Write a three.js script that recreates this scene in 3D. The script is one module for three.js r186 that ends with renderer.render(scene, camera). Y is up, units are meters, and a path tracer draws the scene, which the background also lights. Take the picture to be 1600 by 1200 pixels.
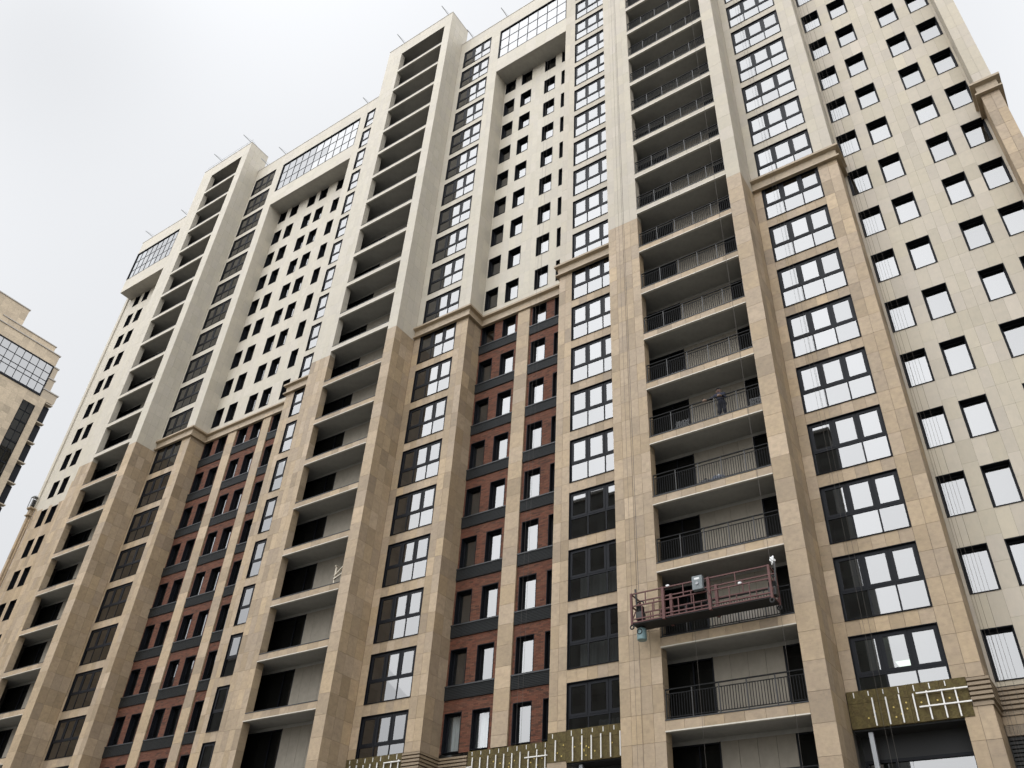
import * as THREE from 'three';
import { mergeGeometries } from 'three/addons/utils/BufferGeometryUtils.js';
import { MarchingCubes } from 'three/addons/objects/MarchingCubes.js';
import { RoundedBoxGeometry } from 'three/addons/geometries/RoundedBoxGeometry.js';

// ------------------------------------------------------------------ camera, sky, sun
const scene = new THREE.Scene();
const GY = 11.23;                       // height of the first regular sill line above the street
const H = 3.15;                         // storey
const camera = new THREE.PerspectiveCamera(48.757, 4 / 3, 0.1, 3000);
camera.position.set(0, GY - 9.635, 31.565);
{
  const yaw = 0.63589, pitch = 0.65490, roll = 0.06611;
  const cy = Math.cos(yaw), sy = Math.sin(yaw), cp = Math.cos(pitch), sp = Math.sin(pitch);
  const Fv = new THREE.Vector3(-sy * cp, sp, -cy * cp), R = new THREE.Vector3(cy, 0, -sy);
  const U = new THREE.Vector3().crossVectors(R, Fv);
  camera.up.copy(R.clone().multiplyScalar(-Math.sin(roll)).add(U.multiplyScalar(Math.cos(roll))));
  camera.lookAt(camera.position.clone().add(Fv));
  camera.updateMatrixWorld(true);
}
const renderer = new THREE.WebGLRenderer({ antialias: true });
renderer.setSize(1024, 768);
renderer.toneMapping = THREE.LinearToneMapping;
renderer.toneMappingExposure = 1.15;
renderer.shadowMap.enabled = true;

const SUN = new THREE.Vector3(-0.26, 0.62, 0.74).normalize();
function noise3(seed) {                 // small value noise on a wrapped lattice
  const P = new Float32Array(4096); let s = seed >>> 0;
  for (let i = 0; i < 4096; i++) { s = (s * 1664525 + 1013904223) >>> 0; P[i] = s / 4294967296; }
  const g = (x, y, z) => P[((x & 15) + (y & 15) * 16 + (z & 15) * 256)];
  const f = t => t * t * (3 - 2 * t);
  return (x, y, z) => {
    const X = Math.floor(x), Y = Math.floor(y), Z = Math.floor(z), u = f(x - X), v = f(y - Y), w = f(z - Z);
    const l = (a, b, t) => a + (b - a) * t;
    return l(l(l(g(X, Y, Z), g(X + 1, Y, Z), u), l(g(X, Y + 1, Z), g(X + 1, Y + 1, Z), u), v),
      l(l(g(X, Y, Z + 1), g(X + 1, Y, Z + 1), u), l(g(X, Y + 1, Z + 1), g(X + 1, Y + 1, Z + 1), u), v), w);
  };
}
{ // an overcast sky, brighter round the hidden sun, with soft cloud
  const W = 1024, Hh = 512, data = new Float32Array(W * Hh * 4), nz = noise3(11);
  for (let j = 0; j < Hh; j++) for (let i = 0; i < W; i++) {
    const lat = ((j + .5) / Hh - .5) * Math.PI, lon = ((i + .5) / W - .5) * 2 * Math.PI;
    const x = Math.cos(lat) * Math.cos(lon), z = Math.cos(lat) * Math.sin(lon), y = Math.sin(lat);
    const c = x * SUN.x + y * SUN.y + z * SUN.z, k = Math.pow((1 + c) / 2, 9);
    const cl = nz(x * 2.2 + 5, y * 3.2 + 5, z * 2.2 + 5) * .6 + nz(x * 5 + 9, y * 7 + 9, z * 5 + 9) * .4 - .5;
    let L = 0.737 + (x < 0 ? .10 * x : 1.6 * Math.pow(Math.min(x, .65), 1.5)) + 2.9 * k;
    const q = (x + .66) ** 2 + (y - .76) ** 2 + (z + .02) ** 2; L -= .33 * Math.exp(-q / .035);      // the greyer cloud at the upper left
    L *= 1 + .12 * cl;
    if (y < 0) L *= .6;
    const o = (j * W + i) * 4;
    data[o] = L * .980; data[o + 1] = L * .998; data[o + 2] = L * 1.03; data[o + 3] = 1;
  }
  const sky = new THREE.DataTexture(data, W, Hh, THREE.RGBAFormat, THREE.FloatType);
  sky.mapping = THREE.EquirectangularReflectionMapping;
  sky.magFilter = sky.minFilter = THREE.LinearFilter; sky.needsUpdate = true;
  scene.background = sky; scene.environment = sky;
}
const sun = new THREE.DirectionalLight(new THREE.Color(1, .993, .98), 0.5);
sun.position.copy(SUN).multiplyScalar(150).add(new THREE.Vector3(-35, 30, 0));
sun.target.position.set(-35, 30, 0);
sun.castShadow = true; sun.shadow.radius = 110; sun.shadow.mapSize.set(2048, 2048);
Object.assign(sun.shadow.camera, { left: -95, right: 95, top: 80, bottom: -80, near: 1, far: 350 });
scene.add(sun, sun.target);

// ------------------------------------------------------------------ helpers
let seed = 7;
const rnd = () => { seed = (seed * 1664525 + 1013904223) >>> 0; return seed / 4294967296; };
const rr = (a, b) => a + (b - a) * rnd();
const names = new Map();
function numbered(n) { const k = names.get(n) || 0; names.set(n, k + 1); return k ? `${n}_${String(k).padStart(3, '0')}` : n; }
function tag(o, label, category, group) { o.userData.label = label; o.userData.category = category; if (group) o.userData.group = group; return o; }
function thing(name, label, category, pos = [0, 0, 0], group) {
  const g = new THREE.Group(); g.name = numbered(name); g.position.set(...pos); tag(g, label, category, group); scene.add(g); return g;
}
const shadow = m => { m.castShadow = m.receiveShadow = true; return m; };
function mesh(name, geo, mat, parent) { const m = shadow(new THREE.Mesh(geo, mat)); m.name = name; parent.add(m); return m; }
function group(name, parent) { const g = new THREE.Group(); g.name = name; parent.add(g); return g; }

class MB {                              // collects quads, boxes and bars into one geometry
  constructor() { this.p = []; this.n = []; this.u = []; this.c = []; this.i = []; }
  quad(a, b, c, d, col = [1, 1, 1], uv) {
    const k = this.p.length / 3;
    const ux = b[0] - a[0], uy = b[1] - a[1], uz = b[2] - a[2], vx = d[0] - a[0], vy = d[1] - a[1], vz = d[2] - a[2];
    let nx = uy * vz - uz * vy, ny = uz * vx - ux * vz, nz = ux * vy - uy * vx; const l = Math.hypot(nx, ny, nz) || 1;
    nx /= l; ny /= l; nz /= l;
    const lu = Math.hypot(ux, uy, uz), lv = Math.hypot(vx, vy, vz);
    const q = uv || [0, 0, lu, 0, lu, lv, 0, lv];
    for (const P of [a, b, c, d]) { this.p.push(P[0], P[1], P[2]); this.n.push(nx, ny, nz); this.c.push(col[0], col[1], col[2]); }
    this.u.push(...q); this.i.push(k, k + 1, k + 2, k, k + 2, k + 3);
  }
  box(x0, x1, y0, y1, z0, z1, col) {
    this.quad([x0, y0, z1], [x1, y0, z1], [x1, y1, z1], [x0, y1, z1], col);
    this.quad([x1, y0, z0], [x0, y0, z0], [x0, y1, z0], [x1, y1, z0], col);
    this.quad([x1, y0, z1], [x1, y0, z0], [x1, y1, z0], [x1, y1, z1], col);
    this.quad([x0, y0, z0], [x0, y0, z1], [x0, y1, z1], [x0, y1, z0], col);
    this.quad([x0, y1, z1], [x1, y1, z1], [x1, y1, z0], [x0, y1, z0], col);
    this.quad([x0, y0, z0], [x1, y0, z0], [x1, y0, z1], [x0, y0, z1], col);
  }
  bar(a, b, w, d = w, col) {            // square bar between two points
    const A = new THREE.Vector3(...a), Bv = new THREE.Vector3(...b), t = Bv.clone().sub(A).normalize();
    const up = Math.abs(t.y) > .9 ? new THREE.Vector3(0, 0, 1) : new THREE.Vector3(0, 1, 0);
    const s = new THREE.Vector3().crossVectors(t, up).normalize().multiplyScalar(w / 2), r = new THREE.Vector3().crossVectors(s, t).normalize().multiplyScalar(d / 2);
    const q = (P, i, j) => P.clone().addScaledVector(s, i).addScaledVector(r, j).toArray();
    const a0 = q(A, -1, -1), a1 = q(A, 1, -1), a2 = q(A, 1, 1), a3 = q(A, -1, 1), b0 = q(Bv, -1, -1), b1 = q(Bv, 1, -1), b2 = q(Bv, 1, 1), b3 = q(Bv, -1, 1);
    this.quad(a1, a0, b0, b1, col); this.quad(a2, a1, b1, b2, col); this.quad(a3, a2, b2, b3, col); this.quad(a0, a3, b3, b0, col);
    this.quad(a0, a1, a2, a3, col); this.quad(b1, b0, b3, b2, col);
  }
  geo() {
    const g = new THREE.BufferGeometry();
    g.setAttribute('position', new THREE.Float32BufferAttribute(this.p, 3)); g.setAttribute('normal', new THREE.Float32BufferAttribute(this.n, 3));
    g.setAttribute('uv', new THREE.Float32BufferAttribute(this.u, 2)); g.setAttribute('color', new THREE.Float32BufferAttribute(this.c, 3));
    g.setIndex(this.i); return g;
  }
  build(name, mat, parent) { return mesh(name, this.geo(), mat, parent); }
}

// ------------------------------------------------------------------ materials
function tex(size, fn, srgb = false, repeat = 1) {
  const d = new Uint8Array(size * size * 4);
  for (let j = 0; j < size; j++) for (let i = 0; i < size; i++) {
    const c = fn(i / size, j / size), o = (j * size + i) * 4;
    for (let k = 0; k < 3; k++) d[o + k] = Math.max(0, Math.min(255, Math.round(c[k] * 255))); d[o + 3] = 255;
  }
  const t = new THREE.DataTexture(d, size, size, THREE.RGBAFormat); t.wrapS = t.wrapT = THREE.RepeatWrapping;
  t.magFilter = THREE.LinearFilter; t.minFilter = THREE.LinearMipmapLinearFilter; t.generateMipmaps = true;
  t.repeat.set(repeat, repeat); t.needsUpdate = true; if (srgb) t.colorSpace = THREE.SRGBColorSpace; return t;
}
const nA = noise3(3), nB = noise3(29), nC = noise3(71);
const fbm = (n, u, v, s, o = 4) => { let a = 0, w = .5, t = 0; for (let k = 0; k < o; k++) { a += w * n(u * s, v * s, k * 3.1); t += w; w *= .55; s *= 2; } return a / t; };
// lattices wrap every 16 cells: scale 16 on the unit square tiles (4 octaves start at 16/..)
const stoneTex = tex(1024, (u, v) => {
  const a = fbm(nA, u, v, 16, 4), b = nB(u * 32, v * 16, 1.5), c = nC(u * 64 * 1, v * 64, .5), st = nA(u * 16, v * 64, 7.7);
  const vein = Math.max(0, 1 - Math.abs(nB(u * 16 + a * 1.6, v * 32 + a, 4.4) - .5) * 16);
  const pit = c > .86 ? (c - .86) * 2.2 : 0;
  const m = .93 + (a - .5) * .30 + (b - .5) * .10 + (st - .5) * .09 - vein * .06 - pit;
  return [m * 1.0, m * (.995 - (b - .5) * .02), m * (.985 - (a - .5) * .05)];
}, false, 1 / 2.6);
const paleTex = tex(1024, (u, v) => {
  const a = fbm(nC, u, v, 16, 4), b = nB(u * 48, v * 16, 2.5), st = nA(u * 112, v * 16, 5.2), p = nC(u * 96, v * 96, 3.3);
  const m = .955 + (a - .5) * .11 + (b - .5) * .035 + (st - .5) * .03 - (p > .9 ? (p - .9) * .9 : 0);
  return [m, m * (.998 - (a - .5) * .015), m * (.99 - (a - .5) * .04)];
}, false, 1 / 3.1);
const stoneBump = tex(512, (u, v) => { const c = fbm(nC, u, v, 32, 3); return [c, c, c]; }, false, 1 / 1.6);
const plasterTex = tex(512, (u, v) => { const a = fbm(nB, u, v, 16, 4), s = nA(u * 48, v * 16, 3.3); const m = .92 + (a - .5) * .22 + (s - .5) * .06; return [m, m, m]; }, false, 1 / 3.2);
const brickTex = tex(512, (u, v) => { const a = fbm(nA, u, v, 64, 3), b = nB(u * 16, v * 16, 2); const m = .9 + (a - .5) * .5 + (b - .5) * .2; return [m, m * .98, m * .96]; }, false, 1 / 1.3);
const scaleTex = tex(512, (u, v) => {    // pressed metal: rows of pointed scales
  const r = Math.floor(v * 8), x = ((u * 12 + (r & 1) * .5) % 1) - .5, y = (v * 8) % 1;
  const e = y - Math.abs(x) * 1.4; const q = e > 0 ? .35 + .65 * y : .2 + .5 * (1 - Math.abs(x)); return [q, q, q];
}, false, 1 / .62);
const woolTex = tex(512, (u, v) => { const a = fbm(nC, u, v, 32, 4), b = nA(u * 16, v * 16, 5); const m = .8 + (a - .5) * .7 + (b - .5) * .25; return [m, m * (.99 + (b - .5) * .1), m * .95]; }, false, 1 / 1.5);

const lin = (r, g, b) => new THREE.Color().setRGB(r, g, b);
const std = o => new THREE.MeshStandardMaterial(o);
const M = {
  stone: std({ color: 0xffffff, vertexColors: true, map: stoneTex, bumpMap: stoneBump, bumpScale: .002, roughness: .62 }),
  pale: std({ color: 0xffffff, vertexColors: true, map: paleTex, bumpMap: stoneBump, bumpScale: .0015, roughness: .66 }),
  joint: std({ color: lin(.10, .085, .07), roughness: .95 }),
  brick: std({ color: 0xffffff, map: brickTex, roughness: .88 }),
  mortar: std({ color: lin(.085, .05, .04), roughness: .95 }),
  plaster: std({ color: lin(.40, .385, .355), map: plasterTex, roughness: .9 }),
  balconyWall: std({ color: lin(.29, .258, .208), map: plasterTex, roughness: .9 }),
  concrete: std({ color: lin(.30, .285, .26), map: plasterTex, roughness: .9 }),
  core: std({ color: lin(.32, .31, .30), roughness: 1 }),
  frame: new THREE.MeshPhysicalMaterial({ color: lin(.010, .011, .014), roughness: .5, specularIntensity: .3 }),
  reveal: new THREE.MeshPhysicalMaterial({ color: lin(.007, .008, .011), roughness: .6, specularIntensity: .25 }),
  darkMetal: new THREE.MeshPhysicalMaterial({ color: lin(.016, .018, .019), roughness: .45, specularIntensity: .6, bumpMap: scaleTex, bumpScale: .05 }),
  sill: std({ color: lin(.03, .033, .036), roughness: .5 }),
  rail: new THREE.MeshPhysicalMaterial({ color: lin(.012, .012, .012), roughness: .6, specularIntensity: .3 }),
  railPost: std({ color: lin(.03, .029, .028), roughness: .5 }),
  drip: std({ color: lin(.60, .56, .48), roughness: .5 }),
  coping: std({ color: lin(.40, .37, .33), roughness: .5 }),
  wool: std({ color: lin(.115, .088, .034), map: woolTex, bumpMap: woolTex, bumpScale: .02, roughness: 1 }),
  batten: std({ color: lin(.78, .76, .72), roughness: .45 }),
  anchor: std({ color: lin(.6, .45, .12), roughness: .6 }),
  gondola: std({ color: lin(.135, .058, .052), roughness: .7, map: plasterTex }),
  steel: std({ color: lin(.33, .34, .35), roughness: .45, metalness: .6 }),
  greyBox: std({ color: lin(.19, .215, .22), roughness: .5, map: plasterTex }),
  dark: std({ color: lin(.02, .02, .02), roughness: .7 }),
  white: std({ color: lin(.75, .75, .74), roughness: .6 }),
  rope: std({ color: lin(.09, .08, .07), roughness: .9 }),
  aqua: std({ color: lin(.20, .30, .31), roughness: .5 }),
  curtain: std({ color: lin(.55, .54, .52), roughness: 1, side: THREE.DoubleSide }),
  plank: std({ color: lin(.46, .42, .37), roughness: .9, map: plasterTex }),
  wood: std({ color: lin(.62, .55, .44), roughness: .85 }),
  asphalt: std({ color: lin(.17, .163, .15), roughness: .95, map: woolTex }),
  farStone: std({ color: lin(.48, .40, .30), roughness: .8, map: plasterTex }),
  blockGlass: std({ color: lin(.085, .08, .072), roughness: .9 }),
  facade: std({ color: lin(.115, .115, .105), roughness: .8, map: plasterTex }),
  lamp: std({ color: 0x111111, emissive: lin(.75, 1, .72), emissiveIntensity: 2.2 }),
};
// coated window glass: a clear sheet with a strong mirror reflection, dark rooms behind
const glassOf = (t, ior) => new THREE.MeshPhysicalMaterial({ color: lin(t * .94, t, t * 1.02), roughness: 0.012, metalness: 0, transmission: 1, thickness: 0, ior, side: THREE.DoubleSide });
const GL = [glassOf(.26, 2.32), glassOf(.24, 2.38), glassOf(.26, 2.27)], doorGlass = glassOf(.3, 1.28);
const clearGlass = glassOf(.8, 2.2), skyGlass = glassOf(.25, 3.6), bandGlass = glassOf(.25, 2.75);

// ------------------------------------------------------------------ cladding: every slab is its own piece
const N = -1.43, B = 1.868;             // niche plane, tower front plane
const panels = [];                      // {f:(u,y,d)=>point, u0,u1,y0,y1, zone}
const wallMB = new MB(), W = { brickStuff: [] };
const CORN = 28.0;                      // colour changes behind the cornice (in the local heights)
function plane(kind, at) {              // maps (u, y, outward offset) to a point; y is the local height
  if (kind === '+z') return (u, y, d) => [u, y + GY, at + d];
  if (kind === '+x') return (u, y, d) => [at + d, y + GY, -u];    // u runs towards -z
  if (kind === '-x') return (u, y, d) => [at - d, y + GY, u];
  if (kind === '-y') return (u, y, d) => [u, at + GY - d, -y];
}
function cuts(a, b, step, phase = 0) {
  const r = [a]; for (let y = Math.ceil((a - phase) / step) * step + phase; y < b - .12; y += step) if (y > a + .12) r.push(y); r.push(b); return r;
}
const even = (a, b, w) => { const n = Math.max(1, Math.round((b - a) / w)); return Array.from({ length: n + 1 }, (_, i) => a + (b - a) * i / n); };
function clad(f, us, ys, zone, split = true) {
  for (let i = 0; i + 1 < us.length; i++) {
    let yy = typeof ys === 'function' ? ys(i) : ys;
    for (let j = 0; j + 1 < yy.length; j++) {
      const z = typeof zone === 'function' ? zone((yy[j] + yy[j + 1]) / 2) : zone;
      panels.push({ f, u0: us[i], u1: us[i + 1], y0: yy[j], y1: yy[j + 1], zone: z });
    }
  }
}
const GAP = .005;
function tone(zone) {
  if (zone === 'far') { const k = rr(.86, 1.12) * (rnd() < .12 ? .86 : 1); return [.56 * k, .455 * k, .325 * k]; }
  const r = rnd(), w = rr(-1, 1);
  if (zone === 'lower') {
    let k = rr(.87, 1.11); if (r < .18) k *= .85; else if (r > .86) k *= 1.12;
    return [.412 * k, .312 * k * (1 + w * .018), .205 * k * (1 + w * .08)];
  }
  if (zone === 'beige') { const k = rr(.94, 1.05) * (r < .06 ? .92 : 1) * (r > .95 ? 1.06 : 1); return [.488 * k, .430 * k, .343 * k * (1 + w * .04)]; }
  if (zone === 'warm') { const k = rr(.94, 1.05); return [.485 * k, .432 * k, .350 * k * (1 + w * .03)]; }
  const k = rr(.95, 1.04); return [.525 * k, .478 * k, .396 * k * (1 + w * .02)];
}
function emit(mb, p) {
  const c = tone(p.zone), d = -.002 + rr(-.0015, .0015), g = p.zone === 'lower' ? GAP : .0028, f = p.f, u0 = p.u0 + g, u1 = p.u1 - g, y0 = p.y0 + g, y1 = p.y1 - g;
  const ou = rr(0, 20), ov = rr(0, 20), fl = rnd() < .5 ? -1 : 1, A = u1 - u0, Bh = y1 - y0;
  const uv = [ou, ov, ou + A * fl, ov, ou + A * fl, ov + Bh, ou, ov + Bh], q = -.03;
  mb.quad(f(u0, y0, d), f(u1, y0, d), f(u1, y1, d), f(u0, y1, d), c, uv);
  mb.quad(f(u0, y0, q), f(u1, y0, q), f(u1, y0, d), f(u0, y0, d), c); mb.quad(f(u0, y1, d), f(u1, y1, d), f(u1, y1, q), f(u0, y1, q), c);
  mb.quad(f(u0, y0, q), f(u0, y0, d), f(u0, y1, d), f(u0, y1, q), c); mb.quad(f(u1, y0, d), f(u1, y0, q), f(u1, y1, q), f(u1, y1, d), c);
}

// ------------------------------------------------------------------ the building
const building = thing('apartment_building', 'tall stone clad apartment building with balcony towers and brick infill, seen from the street', 'building');
const T = 2.576, S = -.4916;            // window height, underside of a balcony slab relative to the storey line
const zoneBay = y => y < CORN ? 'lower' : 'upper';
const zoneWarm = y => y < CORN ? 'lower' : 'warm';

const coreMB = new MB();
coreMB.box(-80.4, 4.3, 0, GY + 63.6, -18, -2.05);

// --- windows: prototypes that are cloned
function ringBox(mb, x0, x1, y0, y1, w, z0, z1) { mb.box(x0, x0 + w, y0, y1, z0, z1); mb.box(x1 - w, x1, y0, y1, z0, z1); mb.box(x0 + w, x1 - w, y0, y0 + w, z0, z1); mb.box(x0 + w, x1 - w, y1 - w, y1, z0, z1); }
function tiltPane(w, h, z) {            // a pane as a thin sheet centred on its own origin
  const g = new THREE.PlaneGeometry(w, h); return g;
}
const paneGeo = new Map();
function pane(parent, x0, x1, y0, y1, z, mat) {
  const k = `${(x1 - x0).toFixed(3)}_${(y1 - y0).toFixed(3)}`;
  if (!paneGeo.has(k)) paneGeo.set(k, tiltPane(x1 - x0, y1 - y0));
  const m = mesh('pane', paneGeo.get(k), mat, parent); m.position.set((x0 + x1) / 2, (y0 + y1) / 2, z); return m;
}
function jitter(o, amt = .006) { o.traverse(c => { if (c.name === 'pane') { c.rotation.set(rr(-amt, amt), rr(-amt, amt), 0); if (c.material !== clearGlass && c.material !== bandGlass) c.material = GL[Math.floor(rnd() * 3)]; } }); return o; }
function makeSmall(w, h) {              // deep dark reveal, one light of glass
  const g = new THREE.Group(); const r = new MB(), D = .27;
  r.box(0, .035, 0, h, -D - .06, .012); r.box(w - .035, w, 0, h, -D - .06, .012); r.box(.035, w - .035, 0, .03, -D - .06, .03); r.box(.035, w - .035, h - .035, h, -D - .06, .012);
  r.build('reveal', M.reveal, g);
  const f = new MB(); ringBox(f, .035, w - .035, .03, h - .035, .065, -D - .05, -D + .02); f.build('window_frame', M.frame, g);
  pane(g, .09, w - .09, .085, h - .09, -D - .01, GL[0]); return g;
}
const smallProto = makeSmall(1.05, 1.84);
let smallCount = 0;
function smallWindow(x, y, z) { const w = smallProto.clone(); w.name = 'window'; w.position.set(x, GY + y, z); jitter(w); building.add(w); smallCount++; return w; }
function makeBay(w, h) {                // three opening sashes over three fixed lights
  const g = new THREE.Group(), D = .09, f = new MB(), r = new MB();
  r.box(0, .03, 0, h, -D - .08, .015); r.box(w - .03, w, 0, h, -D - .08, .015); r.box(.03, w - .03, 0, .03, -D - .08, .04); r.box(.03, w - .03, h - .03, h, -D - .08, .015); r.build('reveal', M.reveal, g);
  const yd = h * .435, cw = (w - .06) / 3;
  ringBox(f, .03, w - .03, .03, h - .03, .055, -D - .05, -D + .015);
  f.box(.085, w - .085, yd - .04, yd + .04, -D - .05, -D + .02);
  for (const k of [1, 2]) { const x = .03 + cw * k; f.box(x - .03, x + .03, .085, yd - .04, -D - .05, -D + .012); f.box(x - .035, x + .035, yd + .04, h - .085, -D - .05, -D + .012); }
  f.build('window_frame', M.frame, g);
  const sash = new MB();
  for (let k = 0; k < 3; k++) {
    const x0 = .03 + cw * k + (k ? .035 : .055), x1 = .03 + cw * (k + 1) - (k < 2 ? .035 : .055);
    ringBox(sash, x0, x1, yd + .04, h - .085, .1, -D - .04, -D + .03);
    pane(g, x0 + .09, x1 - .09, yd + .13, h - .175, -D, GL[0]);
    pane(g, .03 + cw * k + (k ? .025 : .045), .03 + cw * (k + 1) - (k < 2 ? .025 : .045), .07, yd - .03, -D - .01, GL[0]);
  }
  sash.build('sash', M.frame, g);
  return g;
}
const bayProtos = new Map();
function bayWindow(x, w, y) {
  const k = w.toFixed(2); if (!bayProtos.has(k)) bayProtos.set(k, makeBay(w, T));
  const g = bayProtos.get(k).clone(); g.name = 'bay_window'; g.position.set(x, GY + y, 0); jitter(g); building.add(g); return g;
}
// --- window bays (plane z = 0)
const TOP = 64.3, LOW = .58;
function bay(x0, x1, wl, wr, glazed = true) {
  const f = plane('+z', 0), zone = x0 > -21 ? zoneWarm : zoneBay;
  const py = i => cuts(LOW, TOP, 1.05, (i % 2) * 0);
  clad(f, even(x0, wl, .52), py, zone); clad(f, even(wr, x1, .52), py, zone);
  const us = even(wl, wr, .51);
  if (!glazed) { clad(f, us, py, zone); return; }
  for (let n = 0; n < 20; n++) {
    clad(f, us, [n * H + T, n === 19 ? 63.4 : (n + 1) * H], zone); if (n === 19) clad(f, us, [63.4, TOP], zone);
    bayWindow(wl, wr - wl, n * H);
    coreMB.box(wl - .2, wr + .2, GY + n * H + T + .05, GY + n * H + T + .3, -2.05, -.25);
  }
  coreMB.box(wl - .3, wl - .2, GY, GY + 63, -2.05, -.1); coreMB.box(wr + .2, wr + .3, GY, GY + 63, -2.05, -.1);
}
const BAYS = { K: [-7.75, -3.23, -7.30, -4.23], I: [-20.2, -15.75, -19.30, -16.24], G: [-31.8, -27.2, -31.24, -28.18], E: [-44.25, -39.73, -43.35, -40.29], C: [-59.9, -55.3, -59.58, -56.40] };
for (const b of Object.values(BAYS)) bay(...b);
bay(-72.4, -67.9, -71.5, -68.44, false);

// --- recessed walls between the bays (plane z = N)
const NICHES = [
  { x0: -3.23, x1: 3.72, cols: [-3.11, -1.48, .89, 2.55], brick: false, zone: () => 'beige', n0: 0, left: true },
  { x0: -27.2, x1: -20.2, cols: [-27.10, -25.42, -23.08, -21.42], strips: [[-24.16, -23.24]], brick: true, zone: () => 'upper', n0: 0 },
  { x0: -55.3, x1: -44.25, cols: [-55.20, -53.52, -51.06, -49.41, -47.10, -45.44], strips: [[-52.26, -51.26], [-48.16, -47.26]], brick: true, zone: () => 'upper', n0: 0 },
  { x0: -80.3, x1: -72.4, cols: [-79.22, -77.54], end: true, brick: false, zone: zoneBay, n0: 1 },
];
const WW = 1.05, WB = .77, WT = WB + 1.84;
const bricks = [];
function nicheWall(o) {
  const f = plane('+z', N), yTop = 56.6, yMid = o.brick ? CORN : .6;
  // stone: columns of slabs between and under the windows
  const xs = [o.x0]; for (const c of o.cols) xs.push(c, c + WW); xs.push(o.x1);
  for (let i = 0; i + 1 < xs.length; i++) {
    const us = even(xs[i], xs[i + 1], .5);
    if (xs[i + 1] - xs[i] < .03) continue;
    if (i % 2 === 0) clad(f, us, cuts(yMid, yTop, 1.05, WB), o.zone);
    else for (let n = 0; n <= 17; n++) { const a = n * H + WT, b = Math.min((n + 1) * H + WB, yTop); if (b > yMid + .05) clad(f, us, [Math.max(a, yMid), b], o.zone); if (n === 0 && !o.brick) clad(f, us, [.6, WB], o.zone); }
  }
  for (const c of o.cols) for (let n = o.n0; n <= 17; n++) o.last = smallWindow(c, n * H + WB, N);
  // side faces of the recess
  if (!o.end) clad(plane('+x', o.x0), [0.003, .72, -N], cuts(LOW, 56, 1.05), zoneBay);
  clad(plane('-x', o.x1), [N, -.72, -.003], cuts(LOW, 56, 1.05), zoneBay);
  if (o.brick) {
    for (const [a, b] of o.strips) {
      clad(plane('+z', N + .10), [a, b], cuts(.72, CORN, 1.05, .2), 'lower');
      clad(plane('+x', b), [-N - .10, -N], cuts(.72, CORN, 1.05, .2), 'lower');
      wallMB.box(a + .01, b - .01, GY + .72, GY + CORN, N - .02, N + .06);
    }
    const edges = [o.x0, ...o.strips.flat(), o.x1];
    for (let e = 0; e < edges.length; e += 2) {
      const a = edges[e], b = edges[e + 1];
      // brickwork, course by course, broken by the windows and the metal panels
      let row = 0;
      for (let y = .72; y < CORN - .05; y += .0755, row++) {
        const k = ((y + .037) % H + H) % H;
        if (k > .0 + .06 && k < .74 && y > 1) continue;                 // behind the metal panel
        let spans = [[a, b]];
        if (k > WB - .06 && k < WT + .02) for (const c of o.cols) spans = spans.flatMap(([p, q]) => c + WW <= p || c >= q ? [[p, q]] : [[p, c], [c + WW, q]].filter(s => s[1] - s[0] > .03));
        for (const [p, q] of spans) for (let x = p - (row % 2) * .13; x < q; x += .26) { const x0 = Math.max(x, p), x1 = Math.min(x + .25, q); if (x1 - x0 > .03) bricks.push([(x0 + x1) / 2, y + .033, x1 - x0]); }
      }
      // mortar bed behind, with window gaps
      const cs = o.cols.filter(c => c > a - .2 && c + WW < b + .2), mx = [a]; for (const c of cs) mx.push(c, c + WW); mx.push(b);
      const z = N - .012, q = (x0, x1, y0, y1) => mortarMB.quad([x0, y0 + GY, z], [x1, y0 + GY, z], [x1, y1 + GY, z], [x0, y1 + GY, z]);
      for (let i = 0; i + 1 < mx.length; i += 2) if (mx[i + 1] > mx[i] + .005) q(mx[i], mx[i + 1], .72, CORN);
      for (const c of cs) for (let n = 0; n < 9; n++) q(c, c + WW, n * H + WT, Math.min((n + 1) * H + WB, CORN));
      // pressed metal panel under each row of windows
      for (let n = 1; n <= 8; n++) {
        const mp = new MB(); mp.box(a + .01, b - .01, GY + n * H + .08, GY + n * H + .69, N - .02, N + .07); mp.build('metal_panel', M.darkMetal, building);
        const sl = new MB(); sl.box(a + .005, b - .005, GY + n * H + .69, GY + n * H + .755, N - .02, N + .11); sl.build('sill', M.sill, building);
      }
    }
  }
}
let mortarMB;
for (const o of NICHES) { mortarMB = new MB(); nicheWall(o); if (o.brick) mortarMB.build('mortar_bed', M.mortar, building); }
{
  const bg = new THREE.BoxGeometry(1, .066, .05), im = new THREE.InstancedMesh(bg, M.brick, bricks.length), m4 = new THREE.Matrix4(), c = new THREE.Color();
  im.name = 'brickwork'; im.userData.kind = 'stuff';
  bricks.forEach(([x, y, w], i) => {
    m4.makeScale(w, 1, 1).setPosition(x, GY + y, N - .023 + rr(-.003, .003)); im.setMatrixAt(i, m4);
    const k = rr(.72, 1.2), r = rnd(); c.setRGB(.145 * k, (.049 + r * .014) * k, (.026 + r * .010) * k); if (r > .9) c.multiplyScalar(.6); im.setColorAt(i, c);
  });
  shadow(im); building.add(im);
}
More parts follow.
